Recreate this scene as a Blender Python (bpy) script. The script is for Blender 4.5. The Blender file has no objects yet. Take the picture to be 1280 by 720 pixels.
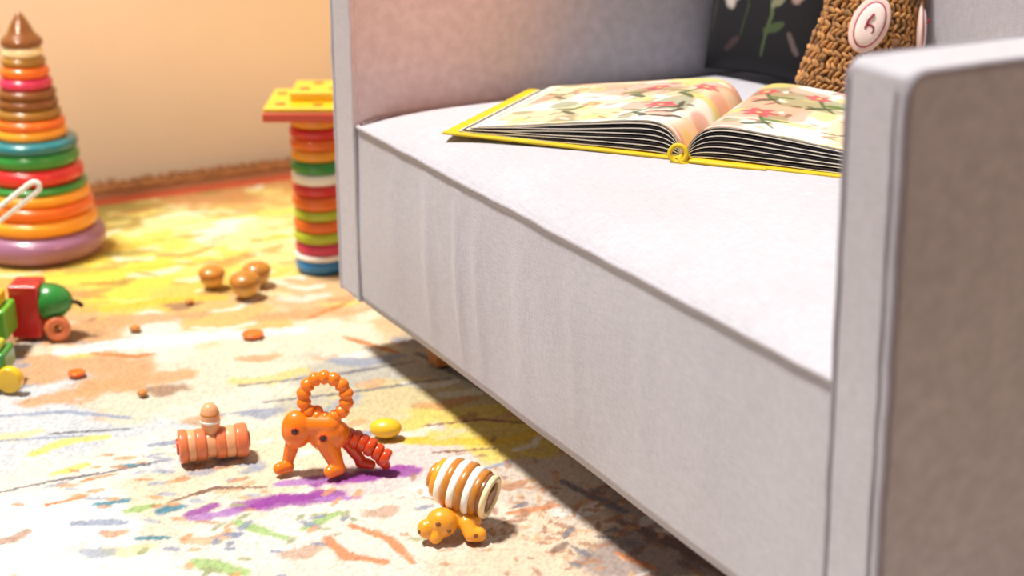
import bpy, bmesh, math, random
import numpy as np
from mathutils import Vector, Matrix, noise as mn
random.seed(7); rng=np.random.default_rng(5)
scene=bpy.context.scene
YAW=math.radians(-28.4)

def lin(c):
    return tuple(((v/255)/12.92 if v/255<=.04045 else ((v/255+.055)/1.055)**2.4) for v in c)
MATS={}
def mat(name,rgb,rough=.5,var=.06,scale=30,bump=0,bscale=200,coat=0,metal=0,sheen=0):
    if name in MATS: return MATS[name]
    m=bpy.data.materials.new(name);m.use_nodes=True
    nt=m.node_tree;N=nt.nodes;L=nt.links;b=N['Principled BSDF']
    b.inputs['Roughness'].default_value=rough;b.inputs['Metallic'].default_value=metal
    b.inputs['Coat Weight'].default_value=coat;b.inputs['Sheen Weight'].default_value=sheen
    tc=N.new('ShaderNodeTexCoord')
    nz=N.new('ShaderNodeTexNoise');nz.inputs['Scale'].default_value=scale;nz.inputs['Detail'].default_value=4
    L.new(tc.outputs['Object'],nz.inputs['Vector'])
    r=N.new('ShaderNodeValToRGB');c=lin(rgb)
    r.color_ramp.elements[0].position=.3;r.color_ramp.elements[1].position=.7
    r.color_ramp.elements[0].color=(*[max(0,v*(1-var*1.5)) for v in c],1)
    r.color_ramp.elements[1].color=(*[min(1,v*(1+var)) for v in c],1)
    L.new(nz.outputs['Fac'],r.inputs['Fac']);L.new(r.outputs['Color'],b.inputs['Base Color'])
    if bump:
        n2=N.new('ShaderNodeTexNoise');n2.inputs['Scale'].default_value=bscale;n2.inputs['Detail'].default_value=3
        L.new(tc.outputs['Object'],n2.inputs['Vector'])
        bp=N.new('ShaderNodeBump');bp.inputs['Strength'].default_value=bump;bp.inputs['Distance'].default_value=.002
        L.new(n2.outputs['Fac'],bp.inputs['Height']);L.new(bp.outputs['Normal'],b.inputs['Normal'])
    MATS[name]=m;return m
def vcmat(name,rough=.9,bump=.5,bscale=500,coat=0,var=.15,sheen=0):
    m=bpy.data.materials.new(name);m.use_nodes=True
    nt=m.node_tree;N=nt.nodes;L=nt.links;b=N['Principled BSDF'];b.inputs['Roughness'].default_value=rough
    b.inputs['Sheen Weight'].default_value=sheen
    a=N.new('ShaderNodeVertexColor');a.layer_name='Col'
    tc=N.new('ShaderNodeTexCoord');nz=N.new('ShaderNodeTexNoise');nz.inputs['Scale'].default_value=bscale;nz.inputs['Detail'].default_value=2
    L.new(tc.outputs['Object'],nz.inputs['Vector'])
    mr=N.new('ShaderNodeMapRange');mr.inputs[1].default_value=.3;mr.inputs[2].default_value=.7;mr.inputs[3].default_value=1-var;mr.inputs[4].default_value=1
    L.new(nz.outputs['Fac'],mr.inputs[0])
    vm=N.new('ShaderNodeVectorMath');vm.operation='SCALE';L.new(a.outputs['Color'],vm.inputs[0]);L.new(mr.outputs[0],vm.inputs['Scale'])
    L.new(vm.outputs[0],b.inputs['Base Color'])
    if bump:
        bp=N.new('ShaderNodeBump');bp.inputs['Strength'].default_value=bump;bp.inputs['Distance'].default_value=.003
        L.new(nz.outputs['Fac'],bp.inputs['Height']);L.new(bp.outputs['Normal'],b.inputs['Normal'])
    return m
def link(o,m=None,parent=None,smooth=True):
    scene.collection.objects.link(o)
    if m: o.data.materials.append(m)
    if parent: o.parent=parent
    if smooth and o.type=='MESH':
        for p in o.data.polygons:p.use_smooth=True
    return o
def group(name,loc,rotz=0,rot=None):
    e=bpy.data.objects.new(name,None);e.empty_display_size=.05;scene.collection.objects.link(e)
    e.location=loc;e.rotation_euler=rot or (0,0,rotz);return e
def bmobj(name,bm,m,parent=None,smooth=True):
    me=bpy.data.meshes.new(name);bm.normal_update();bm.to_mesh(me);bm.free()
    return link(bpy.data.objects.new(name,me),m,parent,smooth)
def rbox(name,lo,hi,m,parent=None,bev=.004,seg=3,taper=None,rot=None,fn=None):
    bm=bmesh.new();bmesh.ops.create_cube(bm,size=1)
    lo=Vector(lo);hi=Vector(hi);c=(lo+hi)/2;s=hi-lo
    for v in bm.verts: v.co=Vector((v.co.x*s.x,v.co.y*s.y,v.co.z*s.z))
    if taper:
        for v in bm.verts:
            if v.co.z<0: v.co.x*=taper;v.co.y*=taper
    if bev: bmesh.ops.bevel(bm,geom=bm.edges[:]+bm.verts[:],offset=bev,segments=seg,affect='EDGES',profile=.5,clamp_overlap=True)
    M=Matrix.Translation(c)
    if rot is not None: M=M@rot
    bm.transform(M)
    if fn:
        for v in bm.verts: v.co=fn(v.co)
    o=bmobj(name,bm,m,parent,True)
    md=o.modifiers.new('wn','WEIGHTED_NORMAL');md.keep_sharp=False
    return o
def lathe_bm(profile,seg=48,M=None):
    bm=bmesh.new();rings=[]
    for r,z in profile:
        if r<1e-6: rings.append([bm.verts.new((0,0,z))])
        else: rings.append([bm.verts.new((r*math.cos(2*math.pi*i/seg),r*math.sin(2*math.pi*i/seg),z)) for i in range(seg)])
    for a,b in zip(rings,rings[1:]):
        for i in range(seg):
            j=(i+1)%seg
            if len(a)==1 and len(b)==1: continue
            if len(a)==1: bm.faces.new((a[0],b[j],b[i]))
            elif len(b)==1: bm.faces.new((a[i],a[j],b[0]))
            else: bm.faces.new((a[i],a[j],b[j],b[i]))
    bmesh.ops.recalc_face_normals(bm,faces=bm.faces)
    if M is not None: bm.transform(M)
    return bm
def lathe(name,profile,m,parent=None,M=None,seg=48): return bmobj(name,lathe_bm(profile,seg,M),m,parent)
def disc_profile(r,z0,z1,rd=None,n=6):
    h=(z1-z0)/2;rd=min(rd or h,h);pts=[(0,z0)]
    for i in range(n+1):
        a=-math.pi/2+math.pi/2*i/n;pts.append((r-rd+rd*math.cos(a),z0+rd+rd*math.sin(a)))
    for i in range(n+1):
        a=math.pi/2*i/n;pts.append((r-rd+rd*math.cos(a),z1-rd+rd*math.sin(a)))
    pts.append((0,z1));return pts
def tube(name,pts,r,m,parent=None,cyclic=False,res=3):
    cu=bpy.data.curves.new(name,'CURVE');cu.dimensions='3D';cu.bevel_depth=r;cu.bevel_resolution=res;cu.use_fill_caps=True
    s=cu.splines.new('POLY');s.points.add(len(pts)-1)
    for i,p in enumerate(pts): s.points[i].co=(*p,1)
    s.use_cyclic_u=cyclic
    o=bpy.data.objects.new(name,cu);scene.collection.objects.link(o)
    dg=bpy.context.evaluated_depsgraph_get();me=bpy.data.meshes.new_from_object(o.evaluated_get(dg))
    bpy.data.objects.remove(o)
    return link(bpy.data.objects.new(name,me),m,parent)
def rounded(pts,rad,n=6):
    P=[Vector(p) for p in pts];out=[P[0]]
    for a,b,c in zip(P,P[1:],P[2:]):
        d1=(a-b).normalized();d2=(c-b).normalized();s=b+d1*rad;e=b+d2*rad
        for i in range(n+1):
            t=i/n;out.append((1-t)**2*s+2*t*(1-t)*b+t*t*e)
    out.append(P[-1]);return out
def rotto(d): return Vector((0,0,1)).rotation_difference(Vector(d).normalized()).to_matrix().to_4x4()
def capsule_bm(bm,a,b,ra,rb,n=14):
    a=Vector(a);b=Vector(b);L=(b-a).length
    prof=[]
    for i in range(n//2+1):
        t=-math.pi/2+math.pi/2*i/(n//2);prof.append((ra*math.cos(t),ra*math.sin(t)))
    for i in range(n//2+1):
        t=math.pi/2*i/(n//2);prof.append((rb*math.cos(t),L+rb*math.sin(t)))
    prof[0]=(0,-ra);prof[-1]=(0,L+rb)
    t=lathe_bm(prof,20,Matrix.Translation(a)@rotto(b-a))
    me=bpy.data.meshes.new('t');t.to_mesh(me);t.free();bm.from_mesh(me);bpy.data.meshes.remove(me)
def ball_bm(bm,c,r,seg=20,rot=None):
    r=Vector(r) if hasattr(r,'__len__') else Vector((r,r,r))
    M=Matrix.Translation(c)
    if rot is not None:M=M@rot
    bmesh.ops.create_uvsphere(bm,u_segments=seg,v_segments=seg*2//3,radius=1,matrix=M@Matrix.Diagonal((*r,1)))
def ball(name,c,r,m,parent=None,rot=None,seg=24):
    bm=bmesh.new();ball_bm(bm,c,r,seg,rot);return bmobj(name,bm,m,parent)
def blob(name,items,m,parent=None,vox=.0016,it=6):
    bm=bmesh.new()
    for i in items:
        if len(i)==2: ball_bm(bm,i[0],i[1])
        else: capsule_bm(bm,*i)
    o=bmobj(name,bm,m,parent)
    r=o.modifiers.new('r','REMESH');r.mode='VOXEL';r.voxel_size=vox;r.use_smooth_shade=True
    s=o.modifiers.new('s','SMOOTH');s.iterations=it;s.factor=.6
    return o
def torus(name,c,R,r,m,parent=None,axis=(0,0,1),a0=0,a1=2*math.pi,ribs=0,ra=0,n=96,k=14):
    bm=bmesh.new();full=abs(a1-a0-2*math.pi)<1e-6;M=Matrix.Translation(c)@rotto(axis);rings=[]
    cnt=n if full else n+1
    for i in range(cnt):
        a=a0+(a1-a0)*i/n;rr=r+(ra*abs(math.sin(a*ribs/2)) if ribs else 0)
        rings.append([bm.verts.new(((R+rr*math.cos(b))*math.cos(a),(R+rr*math.cos(b))*math.sin(a),rr*math.sin(b))) for b in [2*math.pi*j/k for j in range(k)]])
    for i in range(n):
        A=rings[i];B=rings[(i+1)%cnt]
        for j in range(k): bm.faces.new((A[j],B[j],B[(j+1)%k],A[(j+1)%k]))
    if not full: bm.faces.new(rings[0][::-1]);bm.faces.new(rings[-1])
    bmesh.ops.recalc_face_normals(bm,faces=bm.faces);bm.transform(M)
    return bmobj(name,bm,m,parent)
def grid_mesh(name,X,Y,Z,col,m,parent=None):
    ny,nx=X.shape;co=np.stack([X,Y,Z],-1).reshape(-1,3).astype(np.float32)
    idx=np.arange(nx*ny).reshape(ny,nx)
    q=np.stack([idx[:-1,:-1],idx[:-1,1:],idx[1:,1:],idx[1:,:-1]],-1).reshape(-1,4)
    me=bpy.data.meshes.new(name);me.vertices.add(len(co));me.vertices.foreach_set('co',co.ravel())
    me.loops.add(q.size);me.loops.foreach_set('vertex_index',q.ravel().astype(np.int32))
    me.polygons.add(len(q));me.polygons.foreach_set('loop_start',np.arange(0,q.size,4,dtype=np.int32))
    me.polygons.foreach_set('use_smooth',np.ones(len(q),bool))
    me.update();me.validate()
    if col is not None:
        a=me.color_attributes.new('Col','FLOAT_COLOR','POINT')
        c=np.ones((len(co),4),np.float32);c[:,:3]=col.reshape(-1,3);a.data.foreach_set('color',c.ravel())
    return link(bpy.data.objects.new(name,me),m,parent,False)

def vnoise(X,Y,sc,seed):
    r=np.random.default_rng(seed);T=r.random((256,256));x=X/sc+1000;y=Y/sc+1000
    xi=np.floor(x).astype(int);yi=np.floor(y).astype(int);fx=x-xi;fy=y-yi
    fx=fx*fx*(3-2*fx);fy=fy*fy*(3-2*fy);g=lambda a,b:T[a%256,b%256]
    return (g(xi,yi)*(1-fx)+g(xi+1,yi)*fx)*(1-fy)+(g(xi,yi+1)*(1-fx)+g(xi+1,yi+1)*fx)*fy
def paint(C,X,Y,pts,w,col,amt=.9,soft=.25,wob=None):
    pts=np.array(pts,float);x0,y0=X[0,0],Y[0,0];dx=X[0,1]-X[0,0];dy=Y[1,0]-Y[0,0]
    lo=pts.min(0)-w*1.5;hi=pts.max(0)+w*1.5
    i0=max(0,int((lo[0]-x0)/dx));i1=min(X.shape[1],int((hi[0]-x0)/dx)+2);j0=max(0,int((lo[1]-y0)/dy));j1=min(X.shape[0],int((hi[1]-y0)/dy)+2)
    if i1<=i0 or j1<=j0:return
    x=X[j0:j1,i0:i1];y=Y[j0:j1,i0:i1];D=np.full(x.shape,1e9)
    n=len(pts)-1;S=np.zeros(x.shape)
    if n==0: pts=np.vstack([pts,pts+1e-4]);n=1
    for k in range(n):
        a=pts[k];b=pts[k+1];d=b-a;L=max((d**2).sum(),1e-12);t=np.clip(((x-a[0])*d[0]+(y-a[1])*d[1])/L,0,1)
        dd=np.hypot(x-a[0]-t*d[0],y-a[1]-t*d[1]);mk=dd<D;S=np.where(mk,(k+t)/n,S);D=np.minimum(D,dd)
    r=w/2*(.65+.35*np.sin(np.pi*np.clip(S,0.05,.95)))
    if wob is not None:r=r*(.65+.7*wob[j0:j1,i0:i1])
    m=np.clip((r-D)/(w*soft*.5+1e-6)+.5,0,1)*amt
    C[j0:j1,i0:i1]=C[j0:j1,i0:i1]*(1-m[...,None])+np.array(lin(col))*m[...,None]

# ------------------------------------------------------------ materials
def fabric(name,rgb,weave=900):
    m=bpy.data.materials.new(name);m.use_nodes=True;nt=m.node_tree;N=nt.nodes;L=nt.links;b=N['Principled BSDF']
    b.inputs['Roughness'].default_value=.8;b.inputs['Sheen Weight'].default_value=.1
    tc=N.new('ShaderNodeTexCoord');hs=[]
    for i,sc in enumerate(((weave,weave*.06,weave),(weave*.06,weave,weave*.06))):
        mp=N.new('ShaderNodeMapping');mp.inputs['Scale'].default_value=sc;L.new(tc.outputs['Object'],mp.inputs[0])
        nz=N.new('ShaderNodeTexNoise');nz.inputs['Scale'].default_value=1;nz.inputs['Detail'].default_value=1;L.new(mp.outputs[0],nz.inputs['Vector']);hs.append(nz)
    ad=N.new('ShaderNodeMath');L.new(hs[0].outputs['Fac'],ad.inputs[0]);L.new(hs[1].outputs['Fac'],ad.inputs[1])
    mr=N.new('ShaderNodeMapRange');mr.inputs[1].default_value=.75;mr.inputs[2].default_value=1.25;mr.inputs[3].default_value=.85;mr.inputs[4].default_value=1.05
    L.new(ad.outputs[0],mr.inputs[0])
    big=N.new('ShaderNodeTexNoise');big.inputs['Scale'].default_value=4;big.inputs['Detail'].default_value=2;L.new(tc.outputs['Object'],big.inputs['Vector'])
    m2=N.new('ShaderNodeMapRange');m2.inputs[1].default_value=.35;m2.inputs[2].default_value=.65;m2.inputs[3].default_value=.95;m2.inputs[4].default_value=1.01;L.new(big.outputs['Fac'],m2.inputs[0])
    mu=N.new('ShaderNodeMath');mu.operation='MULTIPLY';L.new(mr.outputs[0],mu.inputs[0]);L.new(m2.outputs[0],mu.inputs[1])
    vm=N.new('ShaderNodeVectorMath');vm.operation='SCALE';vm.inputs[0].default_value=lin(rgb);L.new(mu.outputs[0],vm.inputs['Scale']);L.new(vm.outputs[0],b.inputs['Base Color'])
    bp=N.new('ShaderNodeBump');bp.inputs['Strength'].default_value=.35;bp.inputs['Distance'].default_value=.0008;L.new(ad.outputs[0],bp.inputs['Height']);L.new(bp.outputs[0],b.inputs['Normal'])
    return m
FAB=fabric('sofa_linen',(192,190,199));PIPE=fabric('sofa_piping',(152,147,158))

# ------------------------------------------------------------ room
WALLM=mat('wall_paint',(238,224,202),.9,.03,3,bump=.15,bscale=120)
rbox('floor',(-2.2,-1.2,-.06),(2.05,3.65,-.012),mat('oak_floor',(150,105,65),.5,.2,8),bev=0)
rbox('wall_back',(-2.2,3.61,-.05),(2.15,3.71,2.6),WALLM,bev=0)
rbox('wall_right',(2.0,-1.2,-.05),(2.1,3.61,2.6),WALLM,bev=0)
rbox('wall_front',(-2.2,-1.3,-.05),(2.1,-1.2,2.6),mat('wall_paint_grey',(124,120,126),.9,.03,3),bev=0)

# ------------------------------------------------------------ rug
st=.4
gx=np.arange(-30,200,st);gy=np.arange(60,352.2,st);X,Y=np.meshgrid(gx,gy)
ctl=[(61,342,(216,150,70)),(75,308,(240,210,96)),(93,325,(246,234,170)),(118,320,(232,200,116)),(105,302,(244,228,156)),(72,295,(246,220,80)),(74,272,(238,204,96)),(50,292,(228,176,84)),(85,290,(244,214,96)),(110,335,(218,160,96)),(82,334,(184,160,76)),(97,312,(250,242,204)),
(51,272,(226,178,128)),(100,258,(228,188,138)),(70,256,(246,238,222)),(53,245,(224,174,128)),(91,246,(242,230,204)),(73,224,(238,230,212)),(39,236,(224,226,230)),(95,212,(220,204,156)),(82,260,(232,192,120)),
(45,212,(248,242,226)),(60,188,(246,240,228)),(80,175,(244,234,218)),(102,177,(222,206,190)),(86,162,(240,214,186)),(106,150,(176,158,150)),(29,190,(252,252,250)),(40,170,(250,248,240)),(130,240,(180,165,140)),(60,130,(238,230,214)),(10,250,(235,215,170)),(150,200,(180,170,160)),(95,225,(198,194,180)),(100,196,(238,212,112)),(70,208,(240,228,196)),(88,192,(232,214,210)),(56,200,(236,224,196)),(50,222,(214,220,226)),(66,232,(232,222,200))]  # low-x near-white entries put blown-out sunlight into the rug colour
wx=X+16*(vnoise(X,Y,9,1)-.5)+7*(vnoise(X,Y,3,11)-.5);wy=Y+16*(vnoise(X,Y,9,2)-.5)+7*(vnoise(X,Y,3,12)-.5)
C=np.zeros(X.shape+(3,));Wt=np.zeros(X.shape)
for cx,cy_,c in ctl:
    w=1/(((wx-cx)**2+(wy-cy_)**2)+6)**4;C+=w[...,None]*np.array(lin(c));Wt+=w
C/=Wt[...,None]
wob=vnoise(X,Y,1.6,3)
pal_far=[(252,248,222),(250,226,100),(226,160,76),(200,156,70),(252,250,236),(164,154,70),(248,234,140),(222,140,76),(250,240,190)]
pal_mid=[(252,250,242),(224,170,118),(176,180,190),(242,214,116),(164,120,88),(246,236,214),(208,150,92),(150,160,184)]
pal_near=[(254,252,248),(214,156,110),(172,172,190),(188,128,88),(244,230,160),(140,156,186),(230,182,136),(252,250,246),(230,160,104),(254,252,248)]
for i in range(430):
    x=rng.uniform(20,190);y=rng.uniform(100,345)
    far=y+.5*(x-80)*.5>272;mid=y+.5*(x-80)>212
    pal=pal_far if far else pal_mid if mid else pal_near
    a=math.radians(-28)+rng.normal(0,.3);L=rng.uniform(3,11) if mid else rng.uniform(2,7)
    p=[(x,y),(x+L*.5*math.cos(a),y+L*.5*math.sin(a)),(x+L*math.cos(a+.4),y+L*math.sin(a+.4))]
    paint(C,X,Y,p,rng.uniform(1.6,4.4) if mid else rng.uniform(1.2,3.0),pal[rng.integers(len(pal))],rng.uniform(.55,.85),.55,wob)
COL=dict(P=(160,64,168),V=(182,126,200),Y=(244,202,60),y=(248,230,120),G=(116,112,126),g=(156,168,194),R=(222,138,80),B=(136,90,68),T=(54,140,164),L=(170,204,124),K=(224,170,118),W=(252,250,244),O=(204,126,46),D=(120,90,86))
S="""P14:63,189 66,190 71,188;V12:68,194 71,193 75,193;P14:76,191 80,190 85,191;P14:54,191 58,192;V10:71,187 76,185;Y16:90,198 97,194 103,191 109,192;y14:40,220 45,222 51,221;y10:41,212 46,213;G5:33,210 40,210 48,209 57,209;g8:39,236 48,233 56,226;g5:37,227 48,223;R7:38,203 43,203;R6:44,208 49,208;B5:53,196 60,197 66,194;R12:68,176 68,171 72,167;R8:72,178 75,172 75,165;T12:51,194 54,194;T7:50,210 54,209;L18:51,178 55,173;L12:59,186 63,179;K36:44,239 56,240 69,239;K34:55,269 66,268 80,264;K26:88,258 96,256 102,256;W30:54,258 68,256 92,249;O8:65,291 73,288;O8:58,255 64,250 67,250;G6:75,230 90,227 104,226;G5:76,222 90,219 106,217;g5:67,221 76,219;G10:106,229 108,216 110,204;Y18:65,275 75,275 86,271;Y16:61,298 75,295 90,293;Y16:76,309 86,310;O10:83,332 90,332;Y8:85,319 103,319 118,317;Y7:97,328 109,326;W8:91,325 101,326;Y14:103,300 112,301;R8:92,171 99,170;D14:104,162 107,153 108,144;G10:103,176 106,164;O10:98,242 103,231;O6:95,253 106,258;B4:94,202 103,200 110,194;B4:91,193 100,190;R8:99,155 101,149;g7:89,184 100,185;P26:73,192 79,191 86,189;P24:61,190 67,189 74,187;V14:54,190 60,189;Y14:86,200 92,198;T10:44,200 48,199;L10:66,180 72,182;T7:46,188 50,186;L9:47,196 51,196;g12:40,196 46,193;g12:80,205 88,203;g11:56,215 66,213;G6:44,226 55,222"""
order=[];
for s in S.split(';'):
    h,pp=s.split(':');order.append((-float(h[1:]),h[0],[tuple(map(float,q.split(','))) for q in pp.split()]))
order.sort(key=lambda t:t[0])
for w,k,p in order: paint(C,X,Y,p,-w*.165,COL[k],.9,.45,wob)
def dashes(n,cx,cy,sx,sy,cols,Lr=(.4,2.2),wr=(.5,1.1),ang=(-20,60),amt=.8):
    for i in range(n):
        x=rng.normal(cx,sx);y=rng.normal(cy,sy);a=math.radians(ang[rng.integers(len(ang))])+rng.normal(0,.3);L=rng.uniform(*Lr)
        paint(C,X,Y,[(x,y),(x+L*math.cos(a),y+L*math.sin(a))],rng.uniform(*wr),cols[rng.integers(len(cols))],amt,.5)
dashes(210,95,168,9,9,[(206,150,110),(222,178,136),(176,126,100)])
dashes(45,52,204,9,6,[(222,160,104),(206,144,96),(170,178,200)],(1,3),(.8,1.4),(-25,-30))
dashes(45,62,180,9,6,[(224,160,104),(164,172,124),(140,150,180)],(.8,2.5),(.7,1.4),(-30,40))
dashes(50,90,300,18,12,[(214,144,66),(186,154,74),(250,240,200)],(1.5,4),(.9,2.0),(-28,))
dashes(45,104,158,5,8,[(130,102,94),(120,120,132),(176,130,100)],(1,3),(.8,1.4),(-60,20))
b=(Y>340);C[b]=np.array(lin((222,92,46)));b=(Y>345);C[b]=np.array(lin((180,112,66)))
C*= (.93-.28*rng.random(X.shape)**2)[...,None]
Z=.0+.0024*rng.random(X.shape)+.001*vnoise(X,Y,.9,8)
RUGM=vcmat('rug_pile',.95,.6,900,var=.16,sheen=.1)
rug=group('area_rug',(0,0,0));grid_mesh('pile',X/100,Y/100,Z-.004,C,RUGM,rug)
rbox('backing',(-.30,.60,-.012),(2.0,3.52,-.005),mat('rug_backing',(190,150,100),.9),rug,bev=0)
bm=bmesh.new()
for i in range(420):
    x=-.29+i*.0054;l=random.uniform(.05,.075)
    capsule_bm(bm,(x,3.50,.001),(x+random.uniform(-.012,.012),3.515+l,-.005+random.uniform(0,.008)),.0038,.003,6)
bmobj('fringe',bm,mat('fringe_wool',(176,122,76),.95,.3,60),rug)

# ------------------------------------------------------------ sofa
sofa=group('fabric_sofa',(0,0,0))
x0,x1=.963,1.80;yi0,yi1=1.132,2.289;yo0,yo1=1.048,2.371;zb,zs,za=.108,.398,.716
def lean(c):   # near arm leans slightly outward towards its foot
    return Vector((c.x,c.y-.020*(za-c.z)/(za-zb),c.z))
ys=np.linspace(yi0-.03,yi1+.001,200)
def front_off(y,z):
    w=0
    for yy,a,wd in ((2.03,.0042,.016),(1.93,.0048,.012),(1.87,.0034,.014),(1.75,.0032,.022),(1.61,.002,.018),(2.15,.0024,.025),(1.45,.0018,.018),(1.33,.0014,.02)):
        w+=a*math.exp(-((y-yy-.06*(z-.25))/wd)**2)
    h=(z-zb)/(zs-zb)
    return -w*math.sin(math.pi*min(1,max(0,h)))-.004*math.sin(math.pi*h)+.0025*mn.noise(Vector((y*7,z*5,0)))
bm=bmesh.new();rows=[]
prof=[('f',zb+(zs-zb)*i/24) for i in range(25)]+[('t',(i/60)**1.5) for i in range(1,61)]
for kind,v in prof:
    row=[]
    for y in ys:
        e=min(y-yi0+.012,yi1-y);ey=1-math.exp(-max(e,0)/.045)
        if kind=='f': row.append(bm.verts.new((x0+front_off(y,v),y,v)))
        else:
            s=v*(x1-x0-.02);ex=1-math.exp(-s/.030)
            rise=.028*ex*(.35+.65*ey)+.007*math.sin(math.pi*min(1,s/.8))*ey
            rise+=.003*mn.noise(Vector((y*5,s*5,3)))*ex*(1-math.exp(-max(0,.25-s)/.1) if s<.25 else 0)
            row.append(bm.verts.new((x0+s-.004*math.exp(-((s-.008)/.012)**2),y,zs+rise)))
    rows.append(row)
for a,b_ in zip(rows,rows[1:]):
    for i in range(len(ys)-1): bm.faces.new((a[i+1],a[i],b_[i],b_[i+1]))
bl=[bm.verts.new((x1-.02,y,zb)) for y in ys]
for i in range(len(ys)-1):
    bm.faces.new((rows[0][i],rows[0][i+1],bl[i+1],bl[i]));bm.faces.new((bl[i],bl[i+1],rows[-1][i+1],rows[-1][i]))
bmesh.ops.recalc_face_normals(bm,faces=bm.faces)
bmobj('seat',bm,FAB,sofa)
pts=[(x0+front_off(y,zs)-.001,y,zs+.001+.0012*mn.noise(Vector((y*20,0,0)))) for y in np.linspace(yi0-.012,yi1-.003,80)]
SP=fabric('seat_piping',(190,187,196))
tube('seat_piping',pts,.0038,SP,sofa)
tube('seat_seam_tuck',[(p[0]+.0035,p[1],p[2]-.006) for p in pts],.0028,FAB,sofa)
pts=[(x0+.006+t,yi1-.004,zs+.004+.012*(1-math.exp(-t/.03))) for t in np.linspace(0,.8,30)]
tube('side_piping',pts,.003,PIPE,sofa)
for nm,a,b_ in (('arm_near',yo0,yi0),('arm_far',yi1,yo1)):
    fn=lean if nm=='arm_near' else None
    rbox(nm,(x0-.006,a,zb-.004),(x1+.10,b_,za),FAB,sofa,bev=.010,seg=4,fn=fn)
    for s,y in (('l',a),('r',b_)):
        yy=y+(.004 if y==a else -.004)
        path=rounded([(x0-.004,yy,zb),(x0-.004,yy,za-.003),(x1+.09,yy,za-.003)],.022,8)
        pp=[]
        for q,r_ in zip(path,path[1:]):
            n=max(1,int((r_-q).length/.02))
            for k in range(n):
                c=q.lerp(r_,k/n);c=Vector((c.x+.0008*mn.noise(c*30),c.y+.0018*mn.noise(c*25+Vector((5,0,0))),c.z+.0008*mn.noise(c*30)))
                pp.append(fn(c) if fn else c)
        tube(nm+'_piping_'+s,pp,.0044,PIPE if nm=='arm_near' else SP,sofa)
        if nm=='arm_near' and s=='l': tube('arm_near_seam',[Vector((c.x-.003,c.y+.011,c.z-.002)) for c in pp if c.x<x0+.02],.0022,PIPE,sofa)
rbox('back',(x1-.03,yi0,zb),(x1+.10,yi1,za+.02),FAB,sofa,bev=.012)
rbox('back_cushion',(x1-.07,yi0+.004,zs+.036),(x1-.02,yi1-.004,za+.05),FAB,sofa,bev=.024,seg=6)
LEG=mat('beech_leg',(206,134,76),.4,.15,20,coat=.2)
for i,(lx,ly) in enumerate(((1.07,2.225),(1.07,1.20),(1.78,2.225),(1.78,1.20))):
    rbox('leg_%d'%(i+1),(lx-.022,ly-.022,0),(lx+.022,ly+.022,zb+.004),LEG,sofa,bev=.004,taper=.75)

# ------------------------------------------------------------ stacking toys
def tm(name,rgb,rough=.3): return mat(name,rgb,rough,.05,25,coat=.35)
T=dict(mauve=tm('paint_mauve',(150,104,136)),yor=tm('paint_amber',(240,160,40)),orange=tm('paint_orange',(232,108,26)),green=tm('paint_green',(50,140,56)),
 red=tm('paint_red',(214,44,44)),teal=tm('paint_teal',(34,120,130)),brown=tm('paint_brown',(128,76,32)),olive=tm('paint_olive',(156,110,38)),pink=tm('paint_pink',(208,50,90)),
 cream=tm('paint_cream',(248,228,180)),gold=tm('paint_gold',(190,120,40)),lime=tm('paint_lime',(180,194,44)),blue=tm('paint_blue',(30,124,190)),white=tm('paint_white',(250,246,236)),
 yellow=tm('paint_yellow',(244,196,40)),lgreen=tm('paint_leaf',(104,186,54)),coral=tm('paint_coral',(226,122,76)),peach=tm('paint_peach',(238,168,120)),dor=tm('paint_deep_orange',(210,66,16)),
 tor=tm('plastic_orange',(250,126,16)),dark=tm('paint_dark',(40,26,22)),wood=tm('turned_wood',(200,128,46),.35))
py=group('stacking_ring_pyramid',(.634,3.142,.001),YAW)
rings=[(.127,.054,'mauve'),(.113,.032,'yor'),(.108,.028,'orange'),(.103,.022,'yor'),(.099,.014,'green'),(.094,.035,'red'),(.089,.030,'green'),(.088,.022,'teal'),(.070,.021,'yor'),(.068,.018,'orange'),(.062,.020,'olive'),(.058,.020,'brown'),(.056,.018,'brown'),(.051,.022,'pink'),(.047,.022,'orange'),(.042,.018,'olive'),(.038,.020,'cream')]
z=0
for i,(r,h,c) in enumerate(rings):
    lathe('ring_%02d'%(i+1),disc_profile(r,z,z+h,h*.46),T[c],py);z+=h*.985
pr=[(0,z)]+[(.036,z+.001),(.040,z+.006),(.038,z+.014),(.030,z+.022),(.026,z+.026),(.022,z+.034),(.016,z+.046),(.010,z+.056),(.004,z+.064),(0,z+.066)]
lathe('cone_top',pr,T['brown'],py)

cl=group('stacking_disc_tower',(1.085,2.775,.001),YAW)
cols=[('blue',.026),('white',.010),('pink',.024),('lime',.022),('orange',.024),('lime',.020),('orange',.028),('red',.022),('white',.022),('green',.024),('yor',.022),('orange',.023),('red',.019),('yor',.022)]
z=0
for i,(c,h) in enumerate(cols):
    lathe('disc_%02d'%(i+1),disc_profile(.052+.001*math.sin(i*2.3),z,z+h,h*.35),T[c],cl);z+=h*.99
rbox('platform_base',(-.090,-.080,z),(.085,.085,z+.018),T['dor'],cl,bev=.004)
rbox('platform_top',(-.088,-.078,z+.018),(.083,.083,z+.028),T['yellow'],cl,bev=.004)
rbox('platform_block',(-.045,-.03,z+.028),(.08,.075,z+.046),T['yellow'],cl,bev=.004)
for i,(a,b_,zz) in enumerate(((-.06,-.05,.028),(-.068,.04,.028),(0.01,-.055,.028),(-.02,.0,.046),(.035,.0,.046),(.0,.05,.046))):
    lathe('peg_hole_%d'%i,disc_profile(.010,z+zz-.002,z+zz+.0015,.001),T['orange'],cl,M=Matrix.Translation((a,b_,0)))

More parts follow.
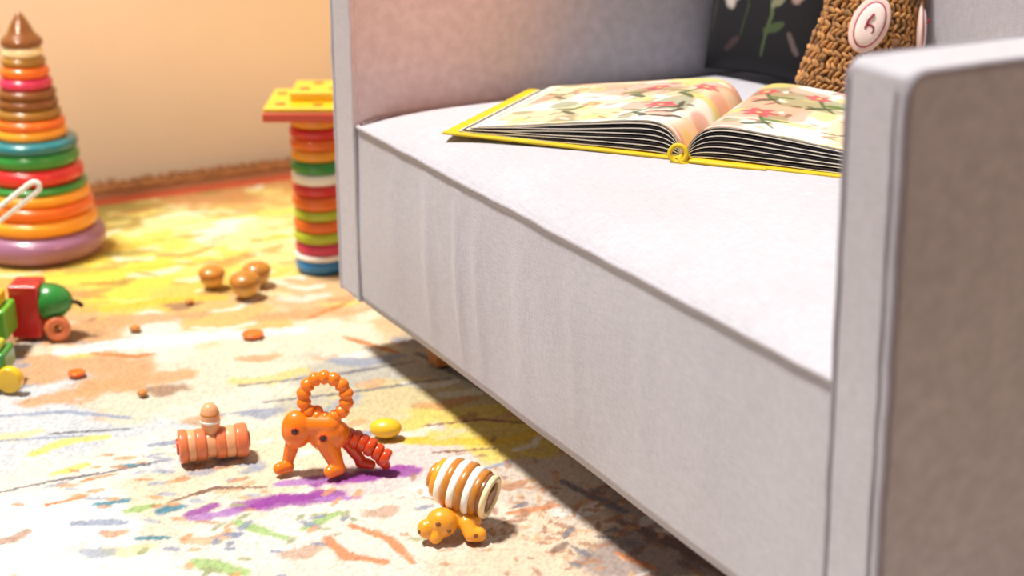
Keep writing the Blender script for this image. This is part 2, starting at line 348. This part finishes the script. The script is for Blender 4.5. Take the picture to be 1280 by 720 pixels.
# ------------------------------------------------------------ acorns
ac=mat('acorn_wood',(232,182,98),.3,.15,30,coat=.4);ac2=mat('acorn_cap',(190,126,46),.35,.2,60,coat=.3)
def acorn(loc,r,rz,tilt):
    g_=group('wooden_acorn',loc,0,rot=(tilt,0,rz))
    lathe('nut',[(0,-.0)]+[(r*math.sin(a)*.95,r*.75*(1-math.cos(a))) for a in np.linspace(.2,1.9,12)]+[(r*.70,r*.98),(0,r*.98)],ac,g_)
    lathe('cap',[(0,r*.9),(r*.80,r*.98),(r*1.05,r*1.06),(r*1.04,r*1.18)]+[(r*1.02*math.cos(a),r*1.18+r*.55*math.sin(a)) for a in np.linspace(.2,1.5,8)]+[(0,r*1.75)],ac2,g_)
acorn((.897,2.685,0.001),.028,.3,0);acorn((.938,2.738,0.001),.026,.9,0);acorn((.860,2.765,0.001),.024,0,0)

# ------------------------------------------------------------ toy train (left edge)
tr=group('wooden_toy_train',(.50,2.66,0.001),YAW)
rbox('cab',(-.027,-.01,.004),(.024,.045,.098),T['red'],tr,bev=.004)
lathe('boiler',[(0,0),(.03,0),(.032,.004),(.031,.02),(.026,.034),(.015,.046),(.006,.050),(0,.051)],T['green'],tr,M=Matrix.Translation((.024,.018,.062))@rotto((1,0,0)))
tube('boiler_stem',[(.072,.018,.062),(.084,.016,.060),(.092,.014,.054)],.004,T['dark'],tr)
torus('front_wheel',(.052,-.008,.022),.014,.008,T['coral'],tr,axis=(.2,-1,.1))
for i,xx in enumerate((-.01,.03)):
    lathe('cab_wheel_%d'%i,disc_profile(.018,-.006,.006,.003),T['yor'],tr,M=Matrix.Translation((xx,.05,.018))@rotto((0,1,0)))
rbox('wagon',(-.13,-.088,.028),(-.010,-.02,.082),T['lgreen'],tr,bev=.006)
rbox('wagon_load',(-.12,-.08,.080),(-.022,-.03,.104),T['yellow'],tr,bev=.006)
tube('coupler',[(-.06,-.02,.05),(-.02,.01,.05)],.004,T['dark'],tr)
for i,xx in enumerate((-.11,-.036)):
    lathe('wagon_wheel_%d'%i,disc_profile(.020,-.006,.006,.003),T['yor'],tr,M=Matrix.Translation((xx,-.093,.020))@rotto((0,1,0)))
rbox('tender',(-.084,-.225,.024),(.028,-.165,.060),T['green'],tr,bev=.006)
rbox('tender_load',(-.074,-.215,.058),(.018,-.175,.072),T['lime'],tr,bev=.005)
tube('tender_coupler',[(-.05,-.165,.04),(-.05,-.085,.045)],.004,T['dark'],tr)
for i,(xx,yy) in enumerate(((.036,-.232),(-.008,-.232),(-.060,-.232))):
    lathe('tender_wheel_%d'%i,disc_profile(.021,-.009,.009,.004),T[('yellow','cream','yor')[i]],tr,M=Matrix.Translation((xx,yy,.022))@rotto((.15,1,0)))
a=Vector((-.30,-.02,.02));b_=Vector((.026,.02,.262));d=(b_-a).normalized();n=Vector((0,1,0)).cross(d).normalized()*.009
loop=[a+n]+[b_+n*math.cos(t)+d*.012*math.sin(t) for t in np.linspace(0,math.pi,9)]+[a-n]
tube('pull_handle',loop,.0046,T['white'],tr,cyclic=True)

# ------------------------------------------------------------ coral rattle roller
pe=group('wooden_barrel_rattle',(.625,2.055,0.001),YAW)
ax=Vector((1,.28,0)).normalized()
segs=[(-.049,-.036),(-.037,-.024),(-.025,-.010),(-.011,.005),(.003,.018),(.017,.032),(.031,.049)]
for i,(s0,s1) in enumerate(segs):
    lathe('rib_%d'%i,disc_profile((.0245,.0230,.0232,.0200,.0232,.0230,.0245)[i],s0,s1,.004),T['coral' if i%2==0 else 'peach'],pe,M=Matrix.Translation((0,0,.0245))@rotto(ax))
for s in (-.050,.050): lathe('end_knob_%d'%(s>0),disc_profile(.012,s-.002,s+.002,.0015),T['dor'],pe,M=Matrix.Translation((0,0,.0245))@rotto(ax))
lathe('knob',[(0,.034),(.010,.038),(.0125,.046),(.014,.057),(.014,.067),(.012,.078),(.007,.085),(0,.087)],T['peach'],pe,M=Matrix.Translation((-.002,0,0)))
torus('knob_stripe',(-.002,0,.060),.0118,.0030,T['white'],pe)
torus('knob_stripe_b',(-.002,0,.071),.0112,.0026,T['wood'],pe)

# ------------------------------------------------------------ orange elephant teether
el=group('elephant_teether_toy',(.74,1.945,0.001),YAW)
OR=T['tor']
items=[((-.026,-.004,.067),(.022,.019,.028)),((.016,0,.058),(.029,.019,.027)),((-.024,0,.074),(.020,0,.072),.016,.017),((-.03,0,.055),(-.042,.0,.014),.012,.008),((-.042,-.004,.010),(-.052,-.012,.010),.010,.009),
 ((.014,-.004,.05),(.030,-.012,.014),.017,.010),((.030,-.012,.011),(.020,-.022,.010),.011,.009),((.034,.004,.062),(.044,.006,.050),.012,.010),((-.004,.004,.076),(.002,.006,.090),.013,.009)]
blob('body',items,OR,el,.0014,4)
torus('ring_handle',(.014,.004,.111),.030,.0074,OR,el,axis=(0,-1,.1),ribs=14,ra=.0032,n=160)
for i,(c,r) in enumerate((((-.026,-.0238,.072),.0034),((.012,-.0200,.060),.0034))):
    ball('eye_%d'%i,c,(r,r*.5,r),T['dark'],el)
    torus('eye_rim_%d'%i,(c[0],c[1]+.001,c[2]),r*1.45,.0012,T['dor'],el,axis=(0,-1,0))
for i in range(6):
    t=i/5;c=Vector((.044,.008,.050)).lerp(Vector((.096,-.002,.022)),t)
    c.z+=.004*math.sin(t*3);lathe('arm_bead_%d'%i,disc_profile(.0135-.0012*t+.001*(i%2),-.0066,.0066,.005),T['dor'],el,M=Matrix.Translation(c)@rotto((.062,-.014,-.030)))
blob('shadow_limb',[((.040,.006,.045),(.060,.012,.012),.010,.008),((.06,.012,.009),(.075,.006,.008),.009,.007),((.090,0,.018),(.096,.004,.008),.009,.007)],T['dor'],el)  # darker limb shape; mostly the toy's shadow put into form and colour

# ------------------------------------------------------------ striped snail toy
be=group('striped_snail_toy',(.845,1.69,0.001),YAW)
ax=Vector((1,-.42,-.22)).normalized();c0=Vector((.002,.008,.057))
sh=[(-.047,.018,'wood'),(-.039,.027,'yor'),(-.030,.0320,'white'),(-.020,.0345,'gold'),(-.010,.0360,'white'),(.000,.0360,'gold'),(.010,.0345,'white'),(.019,.0325,'gold'),(.027,.030,'brown')]
for i,(s,r,c) in enumerate(sh):
    lathe('shell_%d'%i,disc_profile(r,s-.0058,s+.0058,.0050),T[c],be,M=Matrix.Translation(c0)@rotto(ax))
ce=c0+ax*.032
torus('shell_rim',ce,.0255,.0048,T['cream'],be,axis=ax)
lathe('shell_mouth',[(0,-.001),(.024,-.001),(.024,.002),(0,.0022)],T['brown'],be,M=Matrix.Translation(ce)@rotto(ax))
blob('body',[((-.030,-.024,.024),(.021,.018,.020)),((-.050,-.030,.018),(.012,.012,.013)),((-.018,-.008,.026),(.008,-.016,.022),.016,.013),((-.032,-.030,.018),(-.038,-.036,.009),.011,.009),((.002,-.022,.022),(.008,-.032,.011),.011,.010),((.008,-.032,.011),(.018,-.030,.010),.010,.010)],T['yor'],be,.0013,4)
for i,(p,r) in enumerate((((-.034,-.041,.030),.0035),((.014,-.041,.014),.003),((-.058,-.038,.018),.003),((-.020,-.040,.020),.003))):
    ball('spot_%d'%i,p,(r,r*.6,r),T['brown'],be)

# ------------------------------------------------------------ egg, loose discs
eg=group('wooden_egg',(.872,2.005,0.001),YAW)
ball('egg_body',(0,0,.0145),(.024,.018,.0145),mat('egg_yellow',(236,190,40),.35,.05,20,coat=.3),eg)
for x,y,r in ((.84,2.49,.019),(.53,2.46,.014),(.67,2.615,.010),(.60,2.33,.008),(.795,2.70,.008)):
    g_=group('wooden_counter',(x,y,.001));lathe('disc',disc_profile(r,0,.007,.003),T['orange' if r>.012 else 'gold'],g_)

# ------------------------------------------------------------ open book
bk=group('open_picture_book',(1.230,1.780,.431),math.radians(-52.5))
YC=mat('book_cloth_yellow',(218,184,20),.6,.06,40,bump=.2,bscale=400)
Wd,Dp=.345,.298
for sgn,nm in ((-1,'left'),(1,'right')):
    e=.020 if sgn<0 else .012
    rbox('cover_'+nm,(min(sgn*.006,sgn*(Wd+e)),-.010,0.001),(max(sgn*.006,sgn*(Wd+e)),Dp+.010,.0048),YC,bk,bev=.0012,seg=2)
def h(t,sgn): return (.056 if sgn<0 else .053)*(1-math.exp(-t/.06))*(1-(.86*t**.85 if sgn<0 else .66*t))+.003
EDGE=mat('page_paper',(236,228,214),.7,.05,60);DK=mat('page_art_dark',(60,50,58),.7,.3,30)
nS=12
PG=vcmat('page_print',.6,0,60,var=.04)
def sheet(sgn,k):
    q=(k+1)/nS;top=(k==nS-1);w=Wd*(1-.09*q if sgn<0 else 1-.03*q)*(1+.006*math.sin(k*2.7));nt_=46
    if top:
        u=np.linspace(0,1,180);v=np.linspace(0,1,170);U,V=np.meshgrid(u,v)
        Xp=sgn*(U*w+.001);Zp=.0045+q*np.vectorize(lambda t:h(t,sgn))(U);Yp=V*Dp
        Cc=np.ones(U.shape+(3,))*np.array(lin((226,220,208)))
        wb=vnoise(U,V,.03,21+sgn)
        for sc,th,c in ((.22,.56,(228,186,138)),(.17,.60,(218,144,124)),(.15,.64,(126,130,88)),(.12,.70,(222,200,110))):
            n=vnoise(U,V,sc,int(30+sgn+sc*100));m=np.clip((n-th)*10,0,1)[...,None]*.7;Cc=Cc*(1-m)+m*np.array(lin(c))
        r=np.random.default_rng(40+sgn)
        def F(pts,w_,c,a=.88): paint(Cc,U,V,pts,w_,c,a,.4,wb)
        for i in range(90):
            x=r.uniform(.05,.95);y=r.uniform(.05,.95);a=r.uniform(0,6.28);l=r.uniform(.02,.07)
            F([(x,y),(x+l*math.cos(a),y+l*math.sin(a))],r.uniform(.010,.034),[(210,144,104),(226,196,150),(182,172,140),(192,84,90),(240,234,224),(132,140,80),(104,80,64)][r.integers(7)],.75)
        for (x,y,s) in ((.22,.35,1.2),(.38,.80,.9),(.6,.45,.8),(.80,.85,.7),(.14,.8,.9)):
            F([(x,y),(x+.05,y-.14),(x+.12,y-.24)],.018,(60,84,46));F([(x+.05,y-.12),(x+.14,y-.10)],.045,(84,112,54));F([(x+.08,y-.16),(x+.0,y-.24)],.04,(60,78,48))
            for a in np.linspace(0,6.28,7)[:-1]:
                F([(x+.02*math.cos(a),y+.02*math.sin(a)),(x+.055*s*math.cos(a),y+.055*s*math.sin(a))],.040*s,(186,72,84) if s>.85 else (210,126,98))
            F([(x,y)],.04,(236,204,120))
        if sgn<0:
            for i in range(3):F([(.08+.03*i,.2+.12*i),(.13,.12+.1*i),(.24,.1+.08*i)],.026,(60,50,40))
        for e in (((.03,.03),(.97,.03)),((.97,.03),(.97,.97))): F(list(e),.02,(240,236,226),.8)
        grid_mesh('page_top_'+('l' if sgn<0 else 'r'),Xp if sgn>0 else Xp[:,::-1],Yp,(Zp if sgn>0 else Zp[:,::-1])+.0006,Cc if sgn>0 else Cc[:,::-1],PG,bk)
    bm=bmesh.new();A=[]
    for i in range(nt_+1):
        t=i/nt_;x=sgn*(t*w+.001);z_=.0045+q*h(t,sgn)+(.0014*math.sin(8*t+k*1.7)*t if not top else 0)
        A.append([bm.verts.new((x,y,zz)) for y in (.001*math.sin(k*3.1),Dp) for zz in (z_-.0011,z_+.0)])
    for a_,b2 in zip(A,A[1:]):
        bm.faces.new((a_[0],b2[0],b2[1],a_[1]));bm.faces.new((a_[1],b2[1],b2[3],a_[3]));bm.faces.new((a_[3],b2[3],b2[2],a_[2]));bm.faces.new((a_[2],b2[2],b2[0],a_[0]))
    bm.faces.new(A[-1][:2]+A[-1][2:][::-1])
    bmesh.ops.recalc_face_normals(bm,faces=bm.faces)
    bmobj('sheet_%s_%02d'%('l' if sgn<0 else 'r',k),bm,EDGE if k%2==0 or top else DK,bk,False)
for s in (-1,1):
    for k in range(nS): sheet(s,k)
rbox('spine',(-.010,-.011,.0),(.010,Dp+.011,.006),YC,bk,bev=.002)
torus('spine_ring',(-.002,-.018,.013),.0115,.0034,YC,bk,axis=(.1,-1,.2))
torus('spine_knot',(.007,-.016,.005),.007,.0034,YC,bk,axis=(.5,-.6,.6))
tube('ribbon',[(.008,-.016,.004),(.05,-.018,.004),(.12,-.013,.003)],.0025,YC,bk)

# ------------------------------------------------------------ dark floral cushion
cu=group('floral_throw_pillow',(1.655,2.135,.575),0,rot=(math.radians(-7),0,math.radians(-78)))
nn=120;u=np.linspace(-1,1,nn);U,V=np.meshgrid(u,u);sz=.145
px=U*sz*(1-.06*(1-V**2)*np.abs(U)**3);pz=V*sz*(1-.06*(1-U**2)*np.abs(V)**3)
th=.048*((1-np.abs(U)**2.6)*(1-np.abs(V)**2.6))**.55
wb=vnoise(U,V,.1,50)
Cc=np.ones(U.shape+(3,))*np.array(lin((26,24,30)))
for pts,w_,c in (([(-.45,.5),(-.3,.1),(-.45,-.1)],.26,(225,214,206)),([(-.6,.1),(-.35,.0)],.16,(235,226,220)),([(.12,.3),(.2,-.2),(.05,-.7)],.045,(90,110,70)),([(.2,-.1),(.42,.1)],.12,(150,150,120)),([(.12,-.4),(.35,-.3)],.09,(80,98,60)),
  ([(-.8,-.5),(-.7,-.1)],.06,(56,56,50)),([(-.5,-.7),(-.3,-.55)],.08,(80,60,60)),([(.5,.0),(.7,.3)],.2,(190,160,150)),([(.55,-.6),(.45,-.4)],.08,(120,106,100)),([(-.25,.2),(-.15,-.15),(-.25,-.5)],.03,(60,74,50)),([(-.2,.5),(.0,.3)],.2,(200,190,184))):
    paint(Cc,U,V,pts,w_,c,.9,.5,wb)
PM=vcmat('pillow_print',.85,.3,500)
grid_mesh('front',px,-th,pz,Cc,PM,cu)
grid_mesh('rear',px[:,::-1],th[:,::-1],pz[:,::-1],np.ones(U.shape+(3,))*np.array(lin((26,24,30))),PM,cu)

# ------------------------------------------------------------ crocheted owl plush
ow=group('crocheted_owl_plush',(1.635,1.912,.434),0,rot=(math.radians(-6),math.radians(10),YAW))
WO=mat('brown_yarn',(184,130,72),.95,.4,60,bump=.6,bscale=350,sheen=.2);WO2=mat('dark_yarn',(104,66,36),.95,.3,80)
def rad(t): return .094*(1-.42*t)*min(1,math.sqrt(max(0,t+.015)/.10))*math.sqrt(max(0,1-max(0,(t-.82)/.18)**2)+.0001)
H=.27
bm=bmesh.new();R=26
for i in range(R):
    t=(i+.5)/R;r=rad(t);cnt=max(6,int(2*math.pi*r/.0105))
    for j in range(cnt):
        a=2*math.pi*(j+.5*(i%2))/cnt;sg=1 if i%2 else -1;jt=random.uniform(-.45,.45)
        M=Matrix.Translation(((r+random.uniform(-.003,.003))*math.cos(a),r*.85*math.sin(a),t*H))@Matrix.Rotation(a,4,'Z')@Matrix.Rotation(sg*.7+jt,4,'X')
        bmesh.ops.create_icosphere(bm,subdivisions=1,radius=1,matrix=M@Matrix.Diagonal((.0042,.0038,.0100,1)))
bmobj('knit_stitches',bm,WO,ow)
lathe('stuffing',[(0,0)]+[(rad(t)-.002,t*H) for t in np.linspace(.02,.99,24)]+[(0,H)],WO2,ow,M=Matrix.Diagonal((1,.85,1,1)))
for i,(ex,ez,yw) in enumerate(((-.018,.130,-10),(.066,.135,78))):
    yy=-.85*math.sqrt(max(0,rad(ez/H)**2-ex**2))-.003
    rt=Matrix.Rotation(math.radians(yw),4,'Z')@Matrix.Rotation(math.radians(14),4,'Y')@Matrix.Rotation(math.radians(-10),4,'X')
    nrm=Vector((math.sin(math.radians(yw)),-math.cos(math.radians(yw)),0))
    for nm,r,c,o in (('eye_patch',(.028,.006,.045),mat('felt_blush',(236,204,194),.9),0),('eye_pink',(.022,.006,.037),mat('felt_pink',(170,84,98),.9),.003),('eye_iris',(.0195,.006,.034),mat('felt_cream',(244,222,216),.9),.005)):
        ball('%s_%d'%(nm,i),Vector((ex,yy,ez))+nrm*o,r,c,ow,rot=rt)
    cc=Vector((ex,yy,ez))+nrm*.0105
    torus('pupil_loop_%d'%i,cc+Vector((0,0,-.007)),.0065,.0018,mat('felt_maroon',(150,56,72),.9),ow,axis=nrm)
    tube('pupil_stroke_%d'%i,[cc+Vector((-.0062,0,-.006)),cc+Vector((-.004,0,.006)),cc+Vector((.003,0.001,.017))],.0018,mat('felt_maroon',(150,56,72),.9),ow)
lathe('beak',[(0,0),(.008,0),(.004,.012),(0,.017)],WO2,ow,M=Matrix.Translation((.026,-.064,.112))@rotto((0,-.6,-1)))
for s in (-1,1): blob('foot_%d'%s,[((s*.045,-.050,.012),(.026,.024,.013))],WO,ow,.003,2)

# ------------------------------------------------------------ lights & world
w=bpy.data.worlds.new('World');scene.world=w;w.use_nodes=True;bg=w.node_tree.nodes['Background']
bg.inputs[0].default_value=(.88,.91,1,1);bg.inputs[1].default_value=.26
sd=bpy.data.lights.new('window_sun','SUN');sd.energy=5.7;sd.angle=math.radians(8);sd.color=(1,.945,.87)
so=bpy.data.objects.new('window_sun',sd);scene.collection.objects.link(so)
so.rotation_euler=Vector((-.25,.10,.88)).to_track_quat('Z','Y').to_euler()
def spot(name,loc,tgt,en,col,ang=70,blend=1,rad_=.05):
    l=bpy.data.lights.new(name,'SPOT');l.energy=en;l.color=col;l.spot_size=math.radians(ang);l.spot_blend=blend;l.shadow_soft_size=rad_
    o=bpy.data.objects.new(name,l);scene.collection.objects.link(o);o.location=loc
    o.rotation_euler=(Vector(loc)-Vector(tgt)).to_track_quat('Z','Y').to_euler();return o
spot('warm_wall_fill',(1.85,3.2,1.15),(1.60,3.6,.80),18,(1,.36,.07),110,1,.1)  # unseen fill spot, added for the orange glow on the back wall
spot('cream_wall_fill',(-.2,2.2,1.7),(.60,3.58,.55),120,(1,.88,.70),64,1,.15)  # added fill with no lamp behind it; brightens the left of the wall
spot('warm_arm_fill',(1.15,1.30,1.15),(1.04,2.29,.70),40,(1,.32,.11),40,1,.08)  # invented spot that warms the inner face of the far arm

# ------------------------------------------------------------ camera
cd=bpy.data.cameras.new('camera');cam=bpy.data.objects.new('camera',cd);scene.collection.objects.link(cam);scene.camera=cam
cam.location=(0,0,1.008);cam.rotation_euler=(math.radians(90)-math.atan(717/2020),0,YAW)
cd.sensor_width=36;cd.lens=2020/1280*36;cd.clip_start=.05
cd.dof.use_dof=True;cd.dof.focus_distance=2.15;cd.dof.aperture_fstop=2.6
scene.view_settings.view_transform='Standard';scene.view_settings.look='None'
